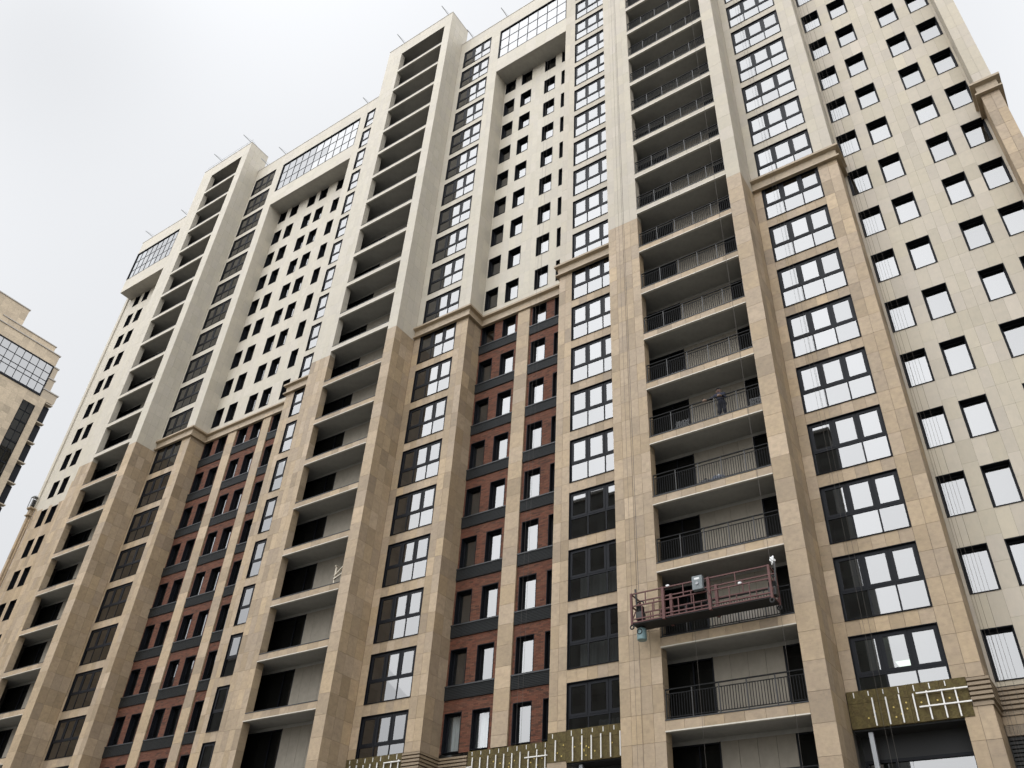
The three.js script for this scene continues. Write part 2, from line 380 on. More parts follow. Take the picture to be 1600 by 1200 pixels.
// --- end piers
{
  const py = cuts(LOW - 1.2, TOP, 1.05), zp = y => y < CORN ? 'lower' : 'beige';
  clad(plane('+z', 0), [3.72, 4.12, 4.52], py, zp);
  clad(plane('+x', 4.52), even(.003, 16, .9), py, zp);
  clad(plane('+z', N + .14), [-81.15, -80.7], py, zoneBay);
  clad(plane('+x', -80.7), [-N - .14, -N], py, zoneBay);
  clad(plane('+z', N), [-80.7, -80.3], py, zoneBay);
  clad(plane('+z', N + .3), [-81.3, -80.9], cuts(LOW, CORN, 1.05), zoneBay);
  clad(plane('+x', -80.9), [-N - .3, -N - .14], cuts(LOW, CORN, 1.05), zoneBay);
}
// --- balcony towers (front plane z = B)
const TOWERS = { J: [-15.75, -13.89, -8.54, -7.75], F: [-39.73, -37.9, -32.6, -31.8], B: [-67.9, -66.0, -60.95, -59.9] };
const TT = 67.4, ZB = .36, balconies = {};
for (const [key, [xl, a, b, xr]] of Object.entries(TOWERS)) {
  const zoneBay = key === 'J' ? zoneWarm : y => y < CORN ? 'lower' : 'upper';
  const f = plane('+z', B), py = cuts(-3.9, TT, 1.05, .2), pT = 20 * H + H + S;
  clad(f, even(xl, a, .47), cuts(-3.9, pT, 1.05, .2), zoneBay); clad(f, [b, xr], cuts(-3.9, pT, 1.05, .2), zoneBay);
  clad(f, even(xl, xr, .8), [pT, pT + .85, TT], 'upper');
  clad(plane('+x', xr), even(-B + .003, 0, .62), py, zoneBay); clad(plane('+x', xr), [0, .53], cuts(TOP, TT, 1.05, .2), 'upper');
  clad(plane('-x', xl), even(0, B - .003, .62), py, zoneBay); clad(plane('-x', xl), [-.53, 0], cuts(TOP, TT, 1.05, .2), 'upper');
  clad(plane('+x', a), [-B + .003, -B + .5], cuts(-3.9, pT, 1.05, .2), zoneBay); clad(plane('-x', b), [B - .5, B - .003], cuts(-3.9, pT, 1.05, .2), zoneBay);
  const rf = new MB(); rf.box(xl + .05, xr - .05, GY + pT, GY + TT - .03, -.5, B - .06); rf.build('roof', M.concrete, building);
  const cp = new MB(); cp.box(xl - .02, xr + .02, GY + TT, GY + TT + .05, B - .25, B + .03); cp.box(xr - .25, xr + .02, GY + TT, GY + TT + .05, -.53, B - .25); cp.box(xl - .02, xl + .25, GY + TT, GY + TT + .05, -.53, B - .25); cp.build('coping', M.coping, building);
  const li = xl + .28, ri = xr - .2;
  wallMB.box(xl + .04, a - .035, 0, GY + pT, B - .5, B - .05); wallMB.box(b + .035, xr - .04, 0, GY + pT, B - .5, B - .05); wallMB.box(xl + .04, li, 0, GY + pT, ZB - .1, B - .5); wallMB.box(ri, xr - .04, 0, GY + pT, ZB - .1, B - .5); wallMB.box(xl + .04, xr - .04, 0, GY + TT - .1, -.45, ZB - .12);
  balconies[key] = [];
  for (let k = -1; k <= 20; k++) {
    const g = group('balcony', building), y0 = GY + k * H + S, y1 = GY + k * H - .09, yc = GY + (k + 1) * H + S;
    const sl = new MB(); sl.box(a, b, y0, y1 - .035, B - .5, B - .035); sl.box(li, ri, y0, y1 - .035, ZB, B - .5); sl.build('slab', M.plaster, g);
    const dr = new MB(); dr.box(a, b, y0 - .045, y0 - .002, B - .10, B + .03); dr.build('drip_edge', M.drip, g);
    const fl = new MB(); fl.box(a, b, y1 - .033, y1, B - .5, B + .02); fl.box(li, ri, y1 - .033, y1, ZB + .01, B - .5); fl.build('floor_edge', M.sill, g);
    clad(f, even(a, b, rr(.6, .8)), [k * H + S + .005, k * H - .127], zoneBay);
    // back wall: window, plain panel, door
    const x1 = a + 1.47, x2 = b - 1.06, bw = new MB(), zw = ZB;
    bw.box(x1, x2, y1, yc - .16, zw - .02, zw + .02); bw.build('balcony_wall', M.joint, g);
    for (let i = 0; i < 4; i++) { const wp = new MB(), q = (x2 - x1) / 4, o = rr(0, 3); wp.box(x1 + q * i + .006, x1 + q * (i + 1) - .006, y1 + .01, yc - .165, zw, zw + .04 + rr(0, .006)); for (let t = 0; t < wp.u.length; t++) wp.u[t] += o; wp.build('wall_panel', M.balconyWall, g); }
    const hd = new MB(); hd.box(li, ri, yc - .16, yc, zw - .02, zw + .03); hd.build('lintel', M.plaster, g);
    const w = new MB(); ringBox(w, li + .02, x1, y1, yc - .16, .06, zw - .06, zw + .02); w.box(a + .6, a + .66, y1 + .06, yc - .22, zw - .06, zw + .02); w.box(x1 - .02, x1 + .02, y1 + .06, yc - .16, zw + .02, zw + .06); w.build('door_frame', M.frame, g);
    const d = new MB(); ringBox(d, x2, ri - .02, y1, yc - .16, .06, zw - .06, zw + .02); d.build('window_frame', M.frame, g);
    pane(g, li + .07, x1 - .06, y1 + .05, yc - .2, zw - .03, doorGlass); pane(g, x2 + .05, ri - .06, y1 + .05, yc - .2, zw - .03, doorGlass);
    if (key === 'J') {
      const hr = new MB(), bl = new MB(), z = B - .13, t = y1 + 1.14;
      hr.box(a + .01, b - .01, t - .04, t, z - .03, z + .03); hr.build('handrail', M.rail, g);
      for (const [p, q] of [[t - .2, t - .17], [y1 + .09, y1 + .12]]) { const r = new MB(); r.box(a + .01, b - .01, p, q, z - .015, z + .015); r.build('rail', M.rail, g); }
      for (let i = 0; i <= 5; i++) { const x = a + .03 + (b - a - .06) * i / 5, ps = new MB(); ps.box(x - .02, x + .02, y1, t - .04, z - .022, z + .022); ps.build('rail_post', M.railPost, g); }
      for (let i = 1; i < 50; i++) { const x = a + .03 + (b - a - .06) * i / 50; if (i % 10) bl.box(x - .011, x + .011, y1 + .12, t - .2, z - .011, z + .011); } const bm = bl.build('balusters', M.rail, g); bm.userData.kind = 'stuff';
    }
    balconies[key].push(g);
  }
}
// --- glazed bays that bridge the recesses at the top
function glazedBay(x0, x1, cols) {
  const f = plane('+z', 0), yb = 57.95, yt = 62.38, ys = 55.95;
  clad(f, even(x0, x1, 1.0), [ys, 56.95, yb], 'upper'); clad(f, even(x0, x1, 1.0), [yt, 63.4, TOP], 'upper');
  const so = new MB(); so.box(x0, x1, GY + ys - .01, GY + ys + .2, N - .1, -.035); so.build('soffit', M.plaster, building);
  coreMB.box(x0, x1, GY + ys + .2, GY + ys + .5, -2.05, -.2);
  const g = group('glazed_bay', building), fr = new MB(), D = .08, cw = (x1 - x0) / cols, hs = [yb, 59.42, 60.86, yt];
  ringBox(fr, x0, x1, GY + yb, GY + yt, .07, -D - .08, .01);
  for (let i = 1; i < cols; i++) fr.box(x0 + cw * i - .02, x0 + cw * i + .02, GY + yb + .07, GY + yt - .07, -D - .06, -D + .02);
  for (const y of [hs[1], hs[2]]) fr.box(x0 + .07, x1 - .07, GY + y - .025, GY + y + .025, -D - .06, -D + .012);
  fr.build('window_frame', M.frame, g);
  for (let i = 0; i < cols; i++) for (let j = 0; j < 3; j++) pane(g, x0 + cw * i + (i ? .03 : .07), x0 + cw * (i + 1) - (i < cols - 1 ? .03 : .07), GY + hs[j] + .03, GY + hs[j + 1] - .03, -D - .01, bandGlass);
  // blind strips that show through the upper lights
  const sp = new MB(); for (const y of [59.0, 60.4, 61.6]) sp.box(x0 + .1, x1 - .1, GY + y, GY + y + .22, -D - .4, -D - .38); sp.build('blind', M.white, g);
  jitter(g, .004);
}
glazedBay(-27.2, -20.2, 7); glazedBay(-55.3, -44.25, 11); glazedBay(-80.3, -72.4, 8); glazedBay(-3.23, 3.72, 7);
{ const cp = new MB(); let px = -80.4;
  for (const [xl, , , xr] of [TOWERS.B, TOWERS.F, TOWERS.J, [4.55]]) { cp.box(px, xl, GY + TOP, GY + TOP + .05, -.3, .03); px = xr; }
  cp.build('coping', M.coping, building);
  const rf = new MB(); rf.box(-80.4, 4.45, GY + 63.6, GY + 63.8, -18, -.04); rf.build('roof', M.concrete, building); }
// --- string course and the ribbed moulding near the bottom: profiles swept along the wall line
function sweep(mb, path, prof) {        // path of [x, z]; prof of [outset, y]
  const nrm = i => { const dx = path[i + 1][0] - path[i][0], dz = path[i + 1][1] - path[i][1], l = Math.hypot(dx, dz); return [-dz / l, dx / l]; };
  const at = (i, o) => {
    const a = i > 0 ? nrm(i - 1) : nrm(0), b = i < path.length - 1 ? nrm(i) : nrm(path.length - 2);
    const k = 1 + a[0] * b[0] + a[1] * b[1]; return [path[i][0] + o * (a[0] + b[0]) / k, path[i][1] + o * (a[1] + b[1]) / k];
  };
  for (let i = 0; i + 1 < path.length; i++) for (let j = 0; j + 1 < prof.length; j++) {
    const p = at(i, prof[j][0]), q = at(i + 1, prof[j][0]), r = at(i + 1, prof[j + 1][0]), s = at(i, prof[j + 1][0]);
    mb.quad([p[0], prof[j][1] + GY, p[1]], [q[0], prof[j][1] + GY, q[1]], [r[0], prof[j + 1][1] + GY, r[1]], [s[0], prof[j + 1][1] + GY, s[1]], mb.tint);
  }
  for (const i of [0, path.length - 1]) for (let j = 0; j + 1 < prof.length; j++) { const a = at(i, prof[j][0]), b = at(i, prof[j + 1][0]), w = at(i, -.05); const Q = [[a[0], prof[j][1] + GY, a[1]], [b[0], prof[j + 1][1] + GY, b[1]], [w[0], prof[j + 1][1] + GY, w[1]], [w[0], prof[j][1] + GY, w[1]]]; mb.quad(...(i ? Q.reverse() : Q), mb.tint); }
}
const CP = [[0, 27.60], [.2, 27.60], [.2, 27.70], [.07, 27.73], [.07, 28.26], [.27, 28.33], [.27, 28.47], [0, 28.5]];
const runs = [
  [[-7.75, 0], [-3.23, 0], [-3.23, N]],
  [[3.72, N], [3.72, 0], [4.52, 0], [4.52, -6]],
  [[-31.8, 0], [-27.2, 0], [-27.2, N], [-20.2, N], [-20.2, 0], [-15.75, 0]],
  [[-59.9, 0], [-55.3, 0], [-55.3, N], [-44.25, N], [-44.25, 0], [-39.73, 0]],
  [[-81.3, N + .3], [-80.9, N + .3], [-80.9, N]],
];
for (const r of runs) { const mb = new MB(); mb.tint = [.38, .30, .205]; sweep(mb, r, CP); mb.build('cornice', M.stone, building); }
const RP = [[0, -.36], [.06, -.36], [.06, -.24]]; for (let i = 0; i < 5; i++) { const y = -.24 + i * .155; RP.push([.0, y], [.0, y + .06], [.12, y + .06], [.12, y + .155]); } RP.push([.12, .53], [0, .55]);
for (const r of [[[-3.80, 0], [-3.23, 0], [-3.23, N], [3.72, N], [3.72, 0], [4.52, 0]], [[-28.15, 0], [-27.2, 0], [-27.2, N], [-25.45, N]]]) { const mb = new MB(); mb.tint = [.27, .205, .135]; sweep(mb, r, RP); mb.build('ribbed_moulding', M.stone, building); }

// --- unfinished strip: mineral wool boards and white battens where the stone is still missing
function insulation(x0, x1, yt, yb, z, xs, rails) {
  const g = group('insulation', building);
  for (let x = x0; x < x1 - .05; x += 1.02) {
    const e = Math.min(x + 1.01, x1), ym = yt - .42;
    for (const [p, q] of [[yb, ym - .01], [ym, yt]]) { const b = new MB(); b.box(x, e, GY + p, GY + q, z - .12, z + rr(0, .012)); b.build('insulation_board', M.wool, g); }
  }
  for (const x of xs) { const b = new MB(); b.box(x - .022, x + .022, GY + yb + .02, GY + yt - rr(.3, .36), z + .05, z + .09); b.build('batten', M.batten, g); }
  for (const [p, q, y] of rails) { const b = new MB(); b.box(p, q, GY + y - .022, GY + y + .022, z + .092, z + .125); b.build('batten', M.batten, g); }
  const s = new MB(); for (let x = x0 + .25; x < x1 - .2; x += .5) s.box(x - .015, x + .015, GY + yt - rr(.2, .26), GY + yt - .05, z + .014, z + .03); s.build('bracket', M.batten, g);
  const an = []; for (let i = 0; i < (x1 - x0) * 3.2; i++) { const a = new THREE.CylinderGeometry(.028, .028, .012, 10); a.rotateX(Math.PI / 2); a.translate(rr(x0 + .2, x1 - .1), GY + rr(yb + .2, yt - .5), z + .02); an.push(a); }
  const am = mesh('anchor_plates', mergeGeometries(an), M.anchor, g); am.userData.kind = 'stuff';
}
const stepx = (a, b, s) => { const r = []; for (let x = a; x < b; x += s) r.push(x); return r; };
insulation(-7.72, -3.82, .60, -.66, .05, [-6.87, -6.42, -5.98, -5.53, -5.09, -4.62, -4.20], [[-5.42, -3.80, .24], [-5.40, -3.78, -.21]]);
insulation(-19.25, -15.8, .60, -.68, .05, stepx(-18.9, -15.9, .44), []);
insulation(-20.18, -19.27, .56, -.60, .03, [-19.75], []);
insulation(-31.75, -28.17, .58, -.70, .05, stepx(-31.4, -28.3, .44), [[-29.2, -28.17, .2]]);
insulation(-25.43, -20.25, .70, -.70, N + .06, stepx(-25.1, -20.4, .44), [[-25.4, -25.1, -.02], [-22.2, -20.3, .1], [-22.2, -20.3, -.45]]);
// --- lowest storey: piers, dark openings with shop glass
{
  const lo = y => 'lower';
  const base = cuts(-GY, -.36, 1.05, -.36);
  clad(plane('+z', .03), [-4.15, -3.7, -3.23], base, lo); clad(plane('+x', -3.23), [-.03, .7, -N], base, lo);
  clad(plane('+z', .0), [3.72, 4.52], base, lo); clad(plane('-x', 3.72), [N, 0], base, lo);
  clad(plane('+z', .02), [-20.2, -19.25], cuts(-GY, -.5, 1.05, -.5), lo);
  clad(plane('+z', .0), [-28.15, -27.2], base, lo); clad(plane('+x', -27.2), [0, -N], base, lo);
  for (const [xl, a, b, xr] of Object.values(TOWERS)) {
    const y = cuts(-GY, -3.9, 1.05, .2); clad(plane('+z', B), even(xl, a, .47), y, lo); clad(plane('+z', B), [b, xr], y, lo); clad(plane('+x', xr), even(-B, 0, .62), y, lo); clad(plane('+x', a), [-B, -B + .5], y, lo);
  }
  for (const [x0, x1] of [[-7.72, -4.17], [-19.2, -15.8], [-31.75, -28.2]]) {
    const dk = new MB(), fr = new MB(); dk.box(x0, x1, GY - 1.5, GY - .68, -.95, -.85); dk.box(x0, x1, GY - .72, GY - .67, -.9, -.05);
    const g = group('shop_window', building), f2 = new MB(), h0 = -6.5, h1 = -1.5;
    ringBox(f2, x0, x1, GY + h0, GY + h1, .1, -.95, -.8); f2.box(x0 + 1.0, x0 + 1.08, GY + h0 + .1, GY + h1 - .1, -.95, -.8); f2.build('window_frame', M.frame, g);
    pane(g, x0 + .1, x0 + 1, GY + h0 + .1, GY + h1 - .1, -.88, GL[0]); pane(g, x0 + 1.08, x1 - .1, GY + h0 + .1, GY + h1 - .1, -.88, GL[0]);
    fr.box(x0 + .45, x0 + .6, GY - 8, GY - .75, -.3, -.15); dk.build('dark_lintel', M.dark, building); fr.build('steel_post', M.steel, building);
  }
  // under the moulding of the plain recess: stone band, fluted band, black louvre, glass
  clad(plane('+z', N + .02), even(-3.23, 3.72, 1.0), [-.66, -.37], lo);
  const fl = new MB(); fl.tint = [.28, .22, .15]; for (let x = -3.2; x < 3.68; x += .11) fl.box(x, x + .075, GY - 1.0, GY - .68, N, N + .05, fl.tint); fl.box(-3.22, 3.7, GY - 1.0, GY - .68, N - .05, N + .01, [.28, .22, .16]); fl.build('fluted_band', M.stone, building);
  const lv = new MB(); for (let i = 0; i < 8; i++) lv.box(-3.2, 3.7, GY - 2.0 + i * .125, GY - 1.92 + i * .125, N - .1, N - .02); lv.box(-3.2, 3.7, GY - 2.0, GY - 1.02, N - .3, N - .14); lv.build('louvre', M.dark, building);
  const g = group('shop_window', building), f3 = new MB(); ringBox(f3, -3.2, 3.7, GY - 7, GY - 2.0, .1, N - .25, N - .1);
  for (const x of [-.9, 1.4]) f3.box(x - .04, x + .04, GY - 6.9, GY - 2.1, N - .25, N - .1); f3.build('window_frame', M.frame, g);
  for (const [p, q] of [[-3.1, -.94], [-.86, 1.36], [1.44, 3.6]]) pane(g, p, q, GY - 6.9, GY - 2.1, N - .18, GL[0]);
}
// curtains, sheets and a lit lamp behind some of the lowest windows
function curtain(parent, x0, x1, y0, y1, z, amp = .05, mat = M.curtain) {
  const n = 40, g = new THREE.PlaneGeometry(x1 - x0, y1 - y0, n, 1), p = g.attributes.position; const ph = rr(0, 6);
  for (let i = 0; i < p.count; i++) { const x = p.getX(i); p.setZ(i, Math.sin(x * 31 + ph) * amp + Math.sin(x * 13 + ph) * amp * .7); }
  g.computeVertexNormals(); const m = mesh('curtain', g, mat, parent); m.position.set((x0 + x1) / 2, (y0 + y1) / 2, z);
}
const findWin = (x, n, name) => building.children.find(c => c.name === name && Math.abs(c.position.x - x) < .05 && Math.abs(c.position.y - (GY + n * H + (name === 'window' ? WB : 0))) < .1);
for (const [x, n] of [[-27.10, 0], [-25.42, 0]]) { const w = findWin(x, n, 'window'); w.children.forEach(c => { if (c.name === 'pane') c.material = clearGlass; }); curtain(w, .2, 1.0, .05, 1.78, -.42, .03); }
for (const n of [0, 1, 2]) { const w = findWin(-19.30, n, 'bay_window'); curtain(w, n ? .4 : 1.3, n ? 2.9 : 2.3, .1, 1.0 + n * .2, -.45, .04); }
{ const w = findWin(-7.30, 0, 'bay_window'); const l = new MB(); l.box(1.28, 1.86, 1.72, 1.74, -1.45, -.85); mesh('ceiling_lamp', l.geo(), M.lamp, w); }

// --- cladding slabs: the 300 that show largest are pieces of their own, the rest two joined coats
{
  const v = new THREE.Vector3(), size = p => {
    const q = [[p.u0, p.y0], [p.u1, p.y0], [p.u1, p.y1], [p.u0, p.y1]].map(([a, b]) => { v.set(...p.f(a, b, 0)).project(camera); return [v.x * 512, v.y * 384, v.z]; });
    if (q.some(a => Math.abs(a[0]) > 520 || Math.abs(a[1]) > 392 || a[2] > 1)) return 0;
    let s = 0; for (let i = 0; i < 4; i++) { const a = q[i], b = q[(i + 1) % 4]; s += a[0] * b[1] - a[1] * b[0]; } return s / 2;
  };
  for (const p of panels) p.s = size(p);
  const order = panels.map((p, i) => [p.s, i]).sort((a, b) => b[0] - a[0]).slice(0, 300).map(a => a[1]), own = new Set(order);
  const rest = { lower: new MB(), upper: new MB(), beige: new MB(), warm: new MB() };
  panels.forEach((p, i) => {
    if (own.has(i)) { const mb = new MB(); emit(mb, p); mb.build('stone_panel', p.zone === 'lower' ? M.stone : M.pale, building); } else emit(rest[p.zone], p);
    const d = -.026, f = p.f; wallMB.quad(f(p.u0, p.y0, d), f(p.u1, p.y0, d), f(p.u1, p.y1, d), f(p.u0, p.y1, d));
  });
  for (const [k, mb] of Object.entries(rest)) { const m = mb.build({ lower: 'tan_stone_cladding', upper: 'pale_stone_cladding', beige: 'beige_stone_cladding', warm: 'cream_stone_cladding' }[k], k === 'lower' ? M.stone : M.pale, building); m.userData.kind = 'stuff'; }
  wallMB.build('wall', M.joint, building);
  console.log('panels', panels.length, 'bricks', bricks.length, 'small windows', smallCount);
}
coreMB.build('inner_wall', M.core, building);
// ------------------------------------------------------------------ street and surroundings
{
  const g = new THREE.PlaneGeometry(3000, 3000, 1, 1); g.rotateX(-Math.PI / 2); const m = mesh('ground', g, M.asphalt, scene); m.userData.kind = 'structure';
  const pv = new THREE.BoxGeometry(100, .14, 6); const p = mesh('pavement', pv, M.concrete, scene); p.position.set(-38, .07, 6.2); p.userData.kind = 'structure';
}
function plainBlock(label, x0, x1, z0, z1, h, storey) {   // houses across the street, seen only in the window glass
  const t = thing('residential_block', label, 'building', [(x0 + x1) / 2, 0, z0]), w = (x1 - x0) / 2;
  const b = new MB(); b.box(-w, w, 0, h, 0, z1 - z0); b.build('wall', M.facade, t);
  const r = new MB(); r.box(-w - .4, w + .4, h, h + .5, -.4, z1 - z0 + .4); r.box(-w * .5, -w * .1, h + .5, h + 3.5, 4, 10); r.build('roof', M.concrete, t);
  const win = new MB(); for (let y = 2; y < h - 3; y += storey) for (let x = -w + 1.5; x < w - 2; x += 3.1) win.box(x, x + 1.7, y, y + 1.8, -.05, .1);
  const m = win.build('windows', M.blockGlass, t); m.userData.kind = 'stuff';
}
plainBlock('broad dark block mirrored in the lowest window bays beside the red platform', -71, -23.5, 82, 88, GY + 66, 3.1);
plainBlock('house across the side street right of the frame, shading the sides of the towers', 46, 62, -6, 66, GY + 42, 3.1);
plainBlock('far dark block mirrored in the low narrow windows at the left tower', -205, -142, 84, 96, GY + 52, 3.1);

// ------------------------------------------------------------------ the perpendicular house at the left edge
{
  const XN = -110, t = thing('neighbouring_tower', 'tan stone tower with glazed top band and stepped roofline at the left edge', 'building', [XN, 0, 0]);
  const P = (z, y, d) => [d, y + GY, z];                       // facade faces +x
  const fac = (u, y, d) => P(-u, y, d);                       // u = -z
  const mine = [], add = (us, ys, zone) => { for (let i = 0; i + 1 < us.length; i++) for (let j = 0; j + 1 < ys.length; j++) mine.push({ f: fac, u0: us[i], u1: us[i + 1], y0: ys[j], y1: ys[j + 1], zone }); };
  const bk = new MB();
  bk.box(-24, -.95, 0, GY + 65.2, -6.7, 30); bk.box(-24, -.3, GY + 57.3, GY + 60.5, -8.55, -6.7); bk.box(-24, -.95, 0, GY + 57.2, -9.72, -6.7); bk.box(-.95, -.06, 0, GY + 57.15, -8.62, -7.68); bk.box(-.95, -.06, 0, GY + 57.15, -5.82, 30); bk.box(-.95, -.06, GY + 55.6, GY + 57.15, -7.68, -5.82); bk.box(-.95, -.06, GY + 62.46, GY + 65.2, -6.7, 30); bk.box(-24, -.3, GY + 57.2, GY + 58.55, -9.7, -6.7); bk.box(-20, -.05, GY + 65.2, GY + 68.25, -1.35, 20); bk.build('wall', M.farStone, t);
  const us = even(-30, 7.65, .9), right = even(5.85, 9.75, .65), low = -GY;
  add(us, [62.45, 63.3, 64.3], 'far'); add(even(-30, 6.7, .9), [64.42, 65.3], 'far'); add(even(-30, 1.35, .9), [65.3, 66.3, 67.3, 68.25], 'far');
  add(even(-30, 5.85, .9), cuts(low, 57.2, 1.05), 'far'); add([5.85, 6.8, 7.65], [55.55, 56.4, 57.2], 'far');
  add([7.65, 8.65], cuts(low, 57.2, 1.05), 'far'); add([8.65, 9.75], [56.9, 57.2], 'far');
  // rim pieces that make the stepped outline on the right
  const st = new MB(); for (const [y0, y1, z] of [[62.4, 64.3, -7.75], [60.45, 62.4, -8.35], [58.6, 60.45, -8.6], [57.2, 58.6, -9.8]]) st.box(-2.5, -.02, GY + y0, GY + y1 - .1, z, -7.6); st.build('corner_block', M.farStone, t);
  const co = new MB(); for (const [y, z] of [[64.3, -7.85], [62.35, -8.45], [60.4, -8.7], [58.5, -9.95]]) co.box(-2.6, .1, GY + y - .06, GY + y + .1, z, -7.55); co.box(-3, .12, GY + 64.3, GY + 64.42, -7.85, 30); co.box(-3, .1, GY + 65.3, GY + 65.42, -6.8, 1.4); co.box(-3, .1, GY + 68.25, GY + 68.4, -1.45, 20); co.build('cornice', M.coping, t);
  const top = new MB(), rest = mine; for (const p of rest) { emit(top, p); } const cl = top.build('stone_cladding', M.stone, t); cl.userData.kind = 'stuff';
  // glazed band
  const gb = group('glazed_band', t), fr = new MB(), z0 = -7.6, cw = 1.07;
  const bz = (a, b, y0, y1, x0, x1) => fr.box(x0, x1, GY + y0, GY + y1, a, b);
  bz(z0, 30, 62.3, 62.45, -.1, .06); bz(z0, 30, 57.2, 57.5, -.1, .1); bz(z0 - .03, z0 + .12, 57.2, 62.4, -.1, .06);
  for (let i = 1; i < 30; i++) bz(z0 + cw * i - .03, z0 + cw * i + .03, 57.5, 62.3, -.1, .03);
  for (const y of [58.95, 59.7, 61.0]) bz(z0, 30, y - .03, y + .03, -.1, .03);
  fr.build('window_frame', M.frame, gb);
  const ys = [57.5, 58.95, 59.7, 61.0, 62.3];
  for (let i = 0; i < 12; i++) for (let j = 0; j < 4; j++) { const p = pane(gb, -cw / 2 + .02, cw / 2 - .02, ys[j] + .02, ys[j + 1] - .02, 0, skyGlass); p.rotation.y = Math.PI / 2 + rr(-.004, .004); p.position.set(-.03, GY + (ys[j] + ys[j + 1]) / 2, z0 + cw * (i + .5)); p.rotation.x = 0; }
  const dk = new MB(); dk.box(-.9, -.7, GY + 57.2, GY + 62.4, -7.6, 30); dk.build('inner_wall', M.core, t);
  // window column and the dark strip of openings by the edge
  for (let k = 0; k < 21; k++) {
    const yt = 55.5 - k * H, g = group('window', t), f = new MB();
    f.box(-.1, .04, GY + yt - H, GY + yt - H + .18, -7.62, -5.88); f.box(-.1, .03, GY + yt - 1.5, GY + yt - 1.42, -7.6, -5.9);
    for (const z of [-7.62, -6.8, -5.95]) f.box(-.1, .04, GY + yt - H, GY + yt, z, z + .07); f.build('window_frame', M.frame, g);
    for (const [a, b] of [[-7.55, -6.8], [-6.73, -5.95]]) for (const [c, d] of [[yt - H + .18, yt - 1.5], [yt - 1.42, yt]]) { const p = pane(g, a, b, c, d, 0, doorGlass); p.rotation.set(0, Math.PI / 2 + rr(-.01, .01), 0); p.position.set(-.04, GY + (c + d) / 2, (a + b) / 2); }
    const s = group('balcony', t), q = new MB(); q.box(-.6, .02, GY + yt + 1.3 - .14, GY + yt + 1.3, -9.75, -8.65); q.build('slab', M.farStone, s);
    const r = new MB(); r.box(-.75, -.6, GY + yt + 1.3 - H, GY + yt + 1.02, -9.72, -8.65); r.build('screen', M.frame, s);
  }
}

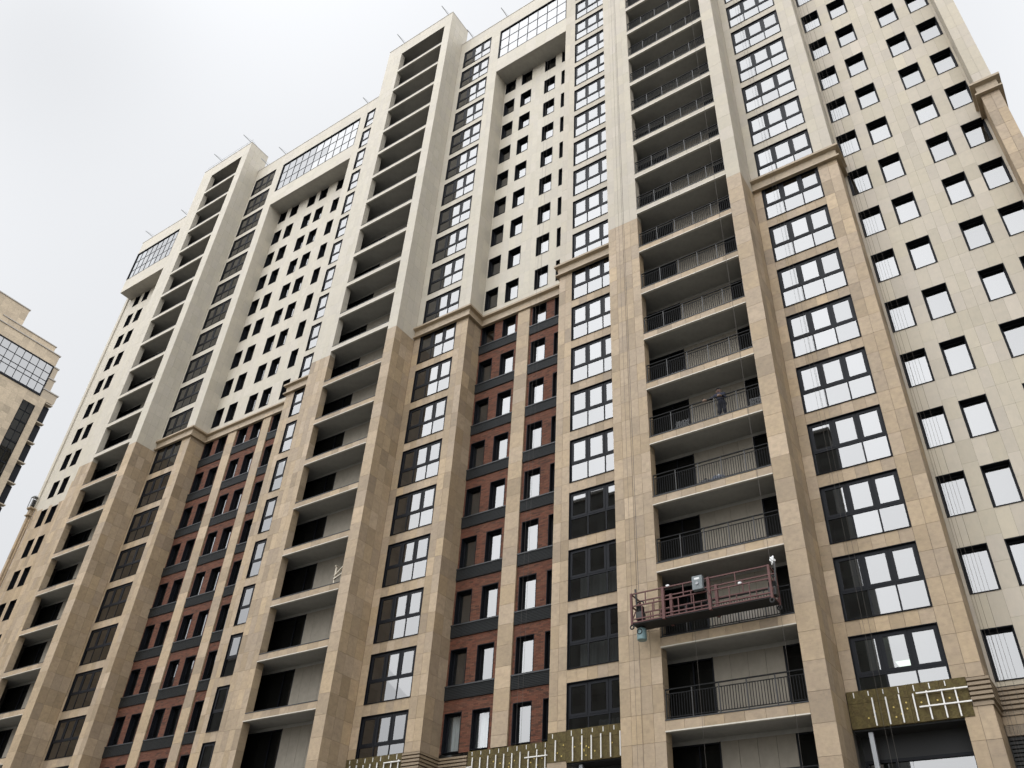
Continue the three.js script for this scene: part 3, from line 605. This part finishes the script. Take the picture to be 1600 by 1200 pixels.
// ------------------------------------------------------------------ suspended work platform
{
  const z1 = 2.86, z0 = 2.12, x0 = -14.6, x1 = -8.96, yb = 3.36, L = x1 - x0, t = thing('suspended_platform', 'red steel work platform hanging in front of the balconies with a grey control box', 'work platform', [-11.8, GY + yb, 2.5]);
  const o = (x, y, z) => [x + 11.8, y - yb, z - 2.5], fr = (name, segs, w, mat = M.gondola) => { for (const [a, b, ww] of segs) { const m = new MB(); m.bar(o(...a), o(...b), ww || w); m.build(name, mat, t); } };
  const top = 4.57, mid = 4.06, toe = 3.52, xs = [x0, -13.22, -11.32, x1];
  for (const z of [z0, z1]) {
    fr('rail', [[[x0, top, z], [x1, top, z]], [[x0, mid, z], [x1, mid, z]], [[x0, toe, z], [x1, toe, z]], [[x0, yb + .03, z], [x1, yb + .03, z]]], .045);
    fr('post', xs.map(x => [[x, yb - .06, z], [x, top + .03, z], x === x0 || x === x1 ? .08 : .11]), .1);
    for (let i = 0; i < 3; i++) { const a = xs[i], b = xs[i + 1]; fr('baluster', [.33, .66].map(k => [[a + (b - a) * k, yb, z], [a + (b - a) * k, mid, z]]), .035); fr('baluster', [[[a + (b - a) * .45, mid, z], [a + (b - a) * .45, top, z]]], .035); }
  }
  for (const x of [x0, x1]) { fr('end_rail', [[[x, top, z0], [x, top, z1]], [[x, mid, z0], [x, mid, z1]], [[x, yb + .03, z0], [x, yb + .03, z1]]], .045); fr('brace', [[[x, yb + .1, z1], [x, top, z0]], [[x, mid, z0 + .1], [x, mid + .01, z1]]], .035); }
  const dk = new MB(); dk.box(...[x0 + 11.8, x1 + 11.8], -.03, .02, z0 - 2.5, z1 - 2.5); dk.build('deck', M.dark, t);
  const bx = new THREE.Mesh(new RoundedBoxGeometry(.42, .56, .2, 3, .025), M.greyBox); bx.name = 'control_box'; shadow(bx); bx.position.set(.12, 1.02, .5); t.add(bx);
  const kb = new THREE.CylinderGeometry(.06, .06, .04, 16); kb.rotateX(Math.PI / 2); const km = mesh('knob', kb, M.steel, bx); km.position.set(0, -.04, .11); const pl = new MB(); pl.box(-.1, .1, .12, .2, .1, .105); pl.build('plate', M.white, bx);
  const cable = new THREE.TubeGeometry(new THREE.CatmullRomCurve3([[.3, .78, .5], [.5, .6, .52], [.6, .3, .45], [.55, .05, .4]].map(a => new THREE.Vector3(...a))), 20, .012, 6); mesh('cable', cable, M.dark, t);
  for (const [x, s] of [[x0 + .28, 1], [x1 - .05, -1]]) {       // hoists inside both ends
    const h = group('hoist', t); h.position.set(x + 11.8, 0, (z0 + z1) / 2 - 2.5 + (s > 0 ? .15 : 0));
    const c = new THREE.CylinderGeometry(.15, .15, .3, 20); c.translate(0, .55, 0); mesh('motor', c, M.rail, h);
    const d = new RoundedBoxGeometry(.3, .34, .3, 2, .03); d.translate(0, .32, 0); mesh('gear_case', d, M.railPost, h);
    const e = new THREE.TorusGeometry(.16, .025, 8, 20, Math.PI); e.translate(0, .8, 0); mesh('hose', e, M.dark, h);
    const arm = new MB(); arm.bar([-.1 * s, .1, 0], [-.2 * s, 1.5, 0], .06); arm.build('stirrup', M.railPost, h);
  }
  for (const [x, z] of [[x0, z1], [x1 - .02, z1], [x1 - .02, z0]]) { const w = new THREE.TorusGeometry(.075, .03, 8, 18); w.translate(x + 11.8, -.14, z - 2.5); mesh('castor', w, M.dark, t); }
  for (const x of [-13.0, -10.1]) { const w = new RoundedBoxGeometry(.14, .09, .1, 2, .03); w.translate(x + 11.8, x < -12 ? top - yb + .04 : mid - yb + .05, z1 - 2.5); mesh('wrapping', w, M.white, t); }
  const bag = new THREE.IcosahedronGeometry(.17, 3); { const p = bag.attributes.position, v = new THREE.Vector3(); for (let i = 0; i < p.count; i++) { v.fromBufferAttribute(p, i); const k = 1 + .35 * Math.sin(v.x * 31 + v.y * 17) * Math.sin(v.z * 23 + v.y * 29); p.setXYZ(i, v.x * .5 * k, v.y * .9 * k, v.z * .5 * k); } bag.computeVertexNormals(); bag.translate(x1 + 11.87, 1.58, -.05); } mesh('rope_lock_wrapped_in_sheet', bag, M.white, t).name = 'wrapped_lock';
  // pale drum slung under the left end
  const dr = thing('blue_drum', 'pale blue plastic drum slung under the left end of the red platform', 'drum', [-14.40, GY + 2.80, 2.45]);
  const pts = [[0, 0], [.17, 0], [.19, .03], [.19, .2], [.2, .22], [.19, .24], [.19, .42], [.17, .47], [.08, .48], [.08, .52], [0, .52]].map(a => new THREE.Vector2(...a));
  mesh('body', new THREE.LatheGeometry(pts, 28), M.aqua, dr); const hd = new THREE.TorusGeometry(.1, .018, 8, 20); hd.translate(.0, .3, .19); mesh('handle', hd, M.dark, dr);
  const st = new MB(); st.bar([0, .5, 0], [0, .58, 0], .02); st.build('strap', M.rope, dr);
}

// ------------------------------------------------------------------ ropes and roof outriggers
function rope(x, y0, y1, z, label, grp, sway = .012, r = .0055) {
  const pts = []; for (let i = 0; i <= 10; i++) { const k = i / 10; pts.push(new THREE.Vector3(Math.sin(k * 5 + x) * sway, (y1 - y0) * k, Math.cos(k * 4 + x) * sway)); }
  const m = mesh('hanging_rope', new THREE.TubeGeometry(new THREE.CatmullRomCurve3(pts), 40, r, 5), M.rope, scene); m.name = numbered('hanging_rope'); m.position.set(x, GY + y0, z); tag(m, label, 'rope', grp); return m;
}
const nth = ['leftmost', 'second', 'third', 'rightmost'];
[[-3.02, -.9], [-2.92, -.82], [-2.78, -.9], [-2.52, -.75]].forEach(([x, z], i) => rope(x, -9, 66, z, nth[i] + ' of four thin ropes hanging past the windows beside the right window column', 'ropes in the right recess'));
[[-6.62, .28], [-6.42, .3]].forEach(([x, z], i) => rope(x, -9, 67, z, ['left', 'right'][i] + ' of two thin ropes in front of the right column of wide windows', 'ropes over the right window column'));
[[-14.98, 2.03], [-14.74, 2.05]].forEach(([x, z], i) => rope(x, -9, 70, z, ['left', 'right'][i] + ' of two ropes hanging along the broad pier left of the red platform', 'ropes along the broad pier'));
rope(-14.45, 4.9, 70, 2.46, 'hoist rope of the red platform at its left end', null, .004, .009); rope(-8.98, 4.9, 70, 2.46, 'hoist rope of the red platform at its right end', null, .004, .009);
rope(-8.9, -9, 3.2, 2.4, 'rope trailing from the right end of the red platform over the balcony below', null); rope(-12.25, -9, 3.25, 2.3, 'rope trailing from the middle of the red platform over the balcony below', null);
[[-22.55, -1.0], [-22.3, -1.05]].forEach(([x, z], i) => rope(x, .2, 55, z, ['left', 'right'][i] + ' of two thin ropes before the third column of brick recess windows', 'ropes in the brick recess'));
function outrigger(x, y, z, len, label) {
  const t = thing('roof_outrigger', label, 'roof bracket', [x, GY + y, z]);
  const b = new MB(); b.bar([0, .30, -1.8], [-.05, .5, len], .05, .06); b.build('beam', M.steel, t);
  const p = new MB(); p.bar([0, -.3, -.4], [0, .75, -.4], .045); p.build('post', M.steel, t);
  const s = new MB(); s.bar([0, .75, -.4], [-.05, .51, len], .014); s.bar([0, .75, -.4], [0, .31, -1.8], .014); s.build('stay', M.steel, t);
}
outrigger(-32.5, TT, B, 0.90, 'steel bracket on the roof edge of the middle tower near its right corner');
outrigger(-38.0, TT, B, 0.96, 'steel bracket on the roof edge of the middle tower near its left corner');
outrigger(-43.9, TOP, 0, 0.60, 'small steel bracket on the parapet left of the middle tower');
outrigger(-26.7, TOP, 0, 0.84, 'steel bracket on the parapet above the glazed top bay right of the middle tower');
outrigger(-30.6, TOP, 0, 0.78, 'steel bracket on the parapet in the corner right of the middle tower');
outrigger(-55.8, TOP, 0, 0.90, 'steel bracket on the parapet above the long glazed top bay');
outrigger(-60.3, TT, B, 1.02, 'steel bracket on the roof edge of the left tower near its right corner');
outrigger(-65.2, TT, B, 1.02, 'steel bracket on the roof edge of the left tower near its left corner');
outrigger(-72.3, TOP, 0, 0.78, 'steel bracket on the low parapet left of the left tower');
outrigger(-78.8, TOP, 0, 0.90, 'steel bracket on the low parapet near the far left end');
outrigger(-58.6, TOP, .1, 0.78, 'steel bracket on the parapet in the corner right of the left tower');
{ // thin guard rail along the left tower roof
  const t = thing('guard_rail', 'thin wire guard rail along the roof edge of the left tower', 'railing', [-64, GY + TT, B - .1]);
  for (let i = 0; i <= 8; i++) { const p = new MB(); p.bar([-3.7 + i * .95, 0, 0], [-3.7 + i * .95, .75, 0], .025); p.build('post', M.steel, t); }
  const r = new MB(); r.bar([-3.7, .74, 0], [3.9, .74, 0], .018); r.build('rail', M.steel, t);
}
{ // lantern-like bracket on the far left edge
  const t = thing('wall_lantern', 'small dark metal lantern standing on the corner ledge at the far left end', 'lantern', [-81.05, GY + 28.5, N + .3]);
  const a = new THREE.ConeGeometry(.42, .26, 4); a.rotateY(Math.PI / 4); a.translate(0, 1.25, 0); mesh('cap', a, M.steel, t);
  for (const [x, z] of [[-.25, -.25], [.25, -.25], [.25, .25], [-.25, .25]]) { const p = new MB(); p.bar([x, 0, z], [x, 1.12, z], .06); p.build('post', M.steel, t); }
  const b = new THREE.CylinderGeometry(.16, .2, .7, 12); b.translate(0, .5, 0); mesh('flue', b, M.dark, t);
}

// ------------------------------------------------------------------ what stands on the balconies
const floorY = n => GY + n * H - .09;
for (let i = 0; i < 20; i++) {           // stone slats leaning behind the railing under the platform
  const g = new RoundedBoxGeometry(.085, rr(.78, .86), .03, 1, .006), m = mesh('stone_slat', g, M.plank, scene);
  m.name = numbered('stone_slat'); m.position.set(-11.35 + i * .113, floorY(1) + .42, B - .24); m.rotation.set(-.08, 0, rr(-.03, .03)); tag(m, 'pale narrow slat standing in the row behind the railing under the red platform', 'slat', 'slats behind the railing under the platform');
}
for (let i = 0; i < 15; i++) {
  const g = new RoundedBoxGeometry(rr(.16, .26), rr(.1, .2), .16, 2, .02), m = mesh('white_block', g, M.white, scene);
  m.name = numbered('white_block'); m.position.set(-12.2 + i * .235, floorY(2) + .09, B - .32); m.rotation.y = rr(-.3, .3); tag(m, 'small white wrapped block on the floor of the balcony above the red platform', 'block', 'white blocks above the platform');
}
{
  const bagGeo = (s, h) => { const g = new THREE.SphereGeometry(s, 28, 18), p = g.attributes.position, v = new THREE.Vector3(); for (let i = 0; i < p.count; i++) { v.fromBufferAttribute(p, i); const k = 1 + .09 * Math.sin(v.x * 22 + 1) * Math.sin(v.y * 19) + .05 * Math.sin(v.z * 37); p.setXYZ(i, v.x * k * 1.15, Math.max(-s * .5, v.y * h * k), v.z * k * .8); } g.computeVertexNormals(); return g; };
  const bm = std({ color: lin(.13, .145, .18), roughness: .8 }), bm2 = std({ color: lin(.11, .11, .11), roughness: .8 });
  const a = thing('sack', 'blue grey sack on the balcony two storeys above the red platform', 'sack', [-11.0, floorY(3) + .17, B - .5]); mesh('body', bagGeo(.33, .9), bm, a); const n1 = new THREE.CylinderGeometry(.05, .09, .12, 12); n1.translate(0, .3, 0); mesh('tie', n1, M.white, a);
  const b = thing('sack', 'dark grey sack beside the blue grey one, two storeys above the red platform', 'sack', [-11.62, floorY(3) + .17, B - .55]); mesh('body', bagGeo(.3, .95), bm2, b); const n2 = new THREE.CylinderGeometry(.05, .08, .12, 12); n2.translate(.02, .3, 0); mesh('tie', n2, M.dark, b);
}
{ // wooden trestle in a balcony of the middle tower
  const t = thing('wooden_trestle', 'pale wooden trestle at the right end of a balcony of the middle tower', 'trestle', [-33.25, floorY(3), 1.25]);
  const s = (a, b) => { const m = new MB(); m.bar(a, b, .09, .06); m.build('slat', M.wood, t); };
  s([-.5, 0, 0], [-.5, 1.45, 0]); s([.35, 0, 0], [.35, 1.45, 0]); s([-.5, .6, .05], [.35, .95, .05]); s([-.5, .8, .05], [.35, 1.45, .05]); s([-.5, 0, -.5], [-.5, 1.3, -.5]); s([-.5, 1.4, -.6], [-.5, 1.4, .1]); s([.35, 1.4, -.6], [.35, 1.4, .1]);
}
{ // worker leaning on the railing
  const t = thing('person', 'person in dark navy work clothes and cap leaning on a balcony railing', 'person', [-10.45, floorY(4), B - .48]);
  const J = { hip: [0, .93, 0], chest: [-.03, 1.30, .06], neck: [-.05, 1.47, .08], head: [-.06, 1.60, .11], sL: [.16, 1.40, .06], sR: [-.22, 1.40, .08], eL: [.24, 1.15, .14], wL: [.12, 1.10, .34], eR: [-.42, 1.24, .18], wR: [-.60, 1.12, .32], hL: [.09, .9, 0], hR: [-.1, .9, 0], kL: [.11, .5, .06], kR: [-.13, .5, .05], aL: [.12, .09, 0], aR: [-.15, .09, -.02], tL: [.13, .05, .17], tR: [-.17, .05, .15] };
  const bones = [['hip', 'chest', .15, .165], ['chest', 'neck', .14, .07], ['neck', 'head', .06, .09], ['chest', 'sL', .11, .075], ['chest', 'sR', .11, .075], ['sL', 'eL', .066, .05], ['eL', 'wL', .05, .036], ['sR', 'eR', .066, .05], ['eR', 'wR', .05, .036], ['hip', 'hL', .13, .105], ['hip', 'hR', .13, .105], ['hL', 'kL', .105, .07], ['kL', 'aL', .066, .045], ['hR', 'kR', .105, .07], ['kR', 'aR', .066, .045], ['aL', 'tL', .05, .04], ['aR', 'tR', .05, .04]];
  const seg = (P, a, b, ra, rb) => { const ab = [b[0] - a[0], b[1] - a[1], b[2] - a[2]], ap = [P[0] - a[0], P[1] - a[1], P[2] - a[2]], l = ab[0] ** 2 + ab[1] ** 2 + ab[2] ** 2; const k = Math.max(0, Math.min(1, (ap[0] * ab[0] + ap[1] * ab[1] + ap[2] * ab[2]) / l)); return Math.hypot(ap[0] - ab[0] * k, ap[1] - ab[1] * k, ap[2] - ab[2] * k) - (ra + (rb - ra) * k); };
  const field = (segs, c, half, res) => {
    const mc = new MarchingCubes(res, M.dark, false, false, 60000); mc.isolation = 0;
    for (let k = 0; k < res; k++) for (let j = 0; j < res; j++) for (let i = 0; i < res; i++) { const P = [i, j, k].map((v, q) => c[q] + (v / res * 2 - 1) * half); let s = 0; for (const [a, b, ra, rb] of segs) s += Math.exp(-38 * seg(P, a, b, ra, rb)); mc.field[k * res * res + j * res + i] = Math.log(s) / 38; }
    mc.update(); const n = mc.count, pos = mc.positionArray.slice(0, n * 3), nor = mc.normalArray.slice(0, n * 3);
    for (let i = 0; i < n; i++) for (let q = 0; q < 3; q++) pos[i * 3 + q] = pos[i * 3 + q] * half + c[q];
    const g = new THREE.BufferGeometry(); g.setAttribute('position', new THREE.BufferAttribute(pos, 3)); g.setAttribute('normal', new THREE.BufferAttribute(nor, 3)); return g;
  };
  const body = field(bones.map(([a, b, r, s]) => [J[a], J[b], r, s]), [-.1, .86, .1], .92, 92);
  const hand = (w, dir) => { const s = [], e = J[w], d = dir; s.push([e, [e[0] + d[0] * .08, e[1] + d[1] * .08, e[2] + d[2] * .08], .03, .036]); for (let f = 0; f < 4; f++) { const o = (f - 1.5) * .019, b = [e[0] + d[0] * .09 + o, e[1] + d[1] * .09, e[2] + d[2] * .09], m = [b[0] + d[0] * .05, b[1] + d[1] * .05 - .005, b[2] + d[2] * .05]; s.push([b, m, .010, .009], [m, [m[0] + d[0] * .02, m[1] - .04, m[2] + d[2] * .02], .009, .008]); } s.push([[e[0] + d[0] * .03 + .03, e[1], e[2] + d[2] * .03], [e[0] + d[0] * .07 + .06, e[1] - .02, e[2] + d[2] * .07], .012, .010]); return field(s, [e[0] + d[0] * .07, e[1] + d[1] * .07, e[2] + d[2] * .07], .15, 60); };
  const headS = [[[-.06, 1.60, .10], [-.06, 1.66, .09], .085, .095], [[-.06, 1.56, .15], [-.06, 1.54, .16], .05, .04], [[-.06, 1.62, .19], [-.06, 1.59, .215], .012, .018], [[-.155, 1.60, .10], [-.155, 1.63, .10], .016, .02], [[.035, 1.60, .10], [.035, 1.63, .10], .016, .02]];
  const head = field(headS, [-.06, 1.62, .1], .2, 64);
  const all = mergeGeometries([body, head, hand('wR', [-.45, -.3, .84]), hand('wL', [-.5, 0, .86])]);
  const p = all.attributes.position, col = new Float32Array(p.count * 3);
  for (let i = 0; i < p.count; i++) { const x = p.getX(i), y = p.getY(i), z = p.getZ(i); let c = y > .92 ? [.018, .02, .038] : y > .1 ? [.022, .023, .034] : [.02, .017, .015]; if (y > 1.49 && Math.hypot(x + .06, z - .1) < .2) c = [.20, .125, .095]; if (z > .345 && y > .98 && y < 1.25) c = [.17, .11, .08]; if (y > 1.6 && y < 1.625 && z > .17 && Math.abs(Math.abs(x + .06) - .03) < .012) c = [.02, .02, .02]; if (y > 1.555 && y < 1.567 && z > .18) c = [.2, .09, .08]; col.set(c, i * 3); }
  all.setAttribute('color', new THREE.BufferAttribute(col, 3)); mesh('body', all, std({ color: 0xffffff, vertexColors: true, roughness: .9 }), t);
  const cap = new THREE.SphereGeometry(.118, 24, 12, 0, Math.PI * 2, 0, Math.PI * .5); cap.translate(-.06, 1.655, .09); const br = new THREE.CylinderGeometry(.08, .08, .012, 20); br.scale(1, 1, 1.2); br.translate(-.06, 1.66, .17); mesh('cap', mergeGeometries([cap, br]), M.dark, t);
}
renderer.render(scene, camera);
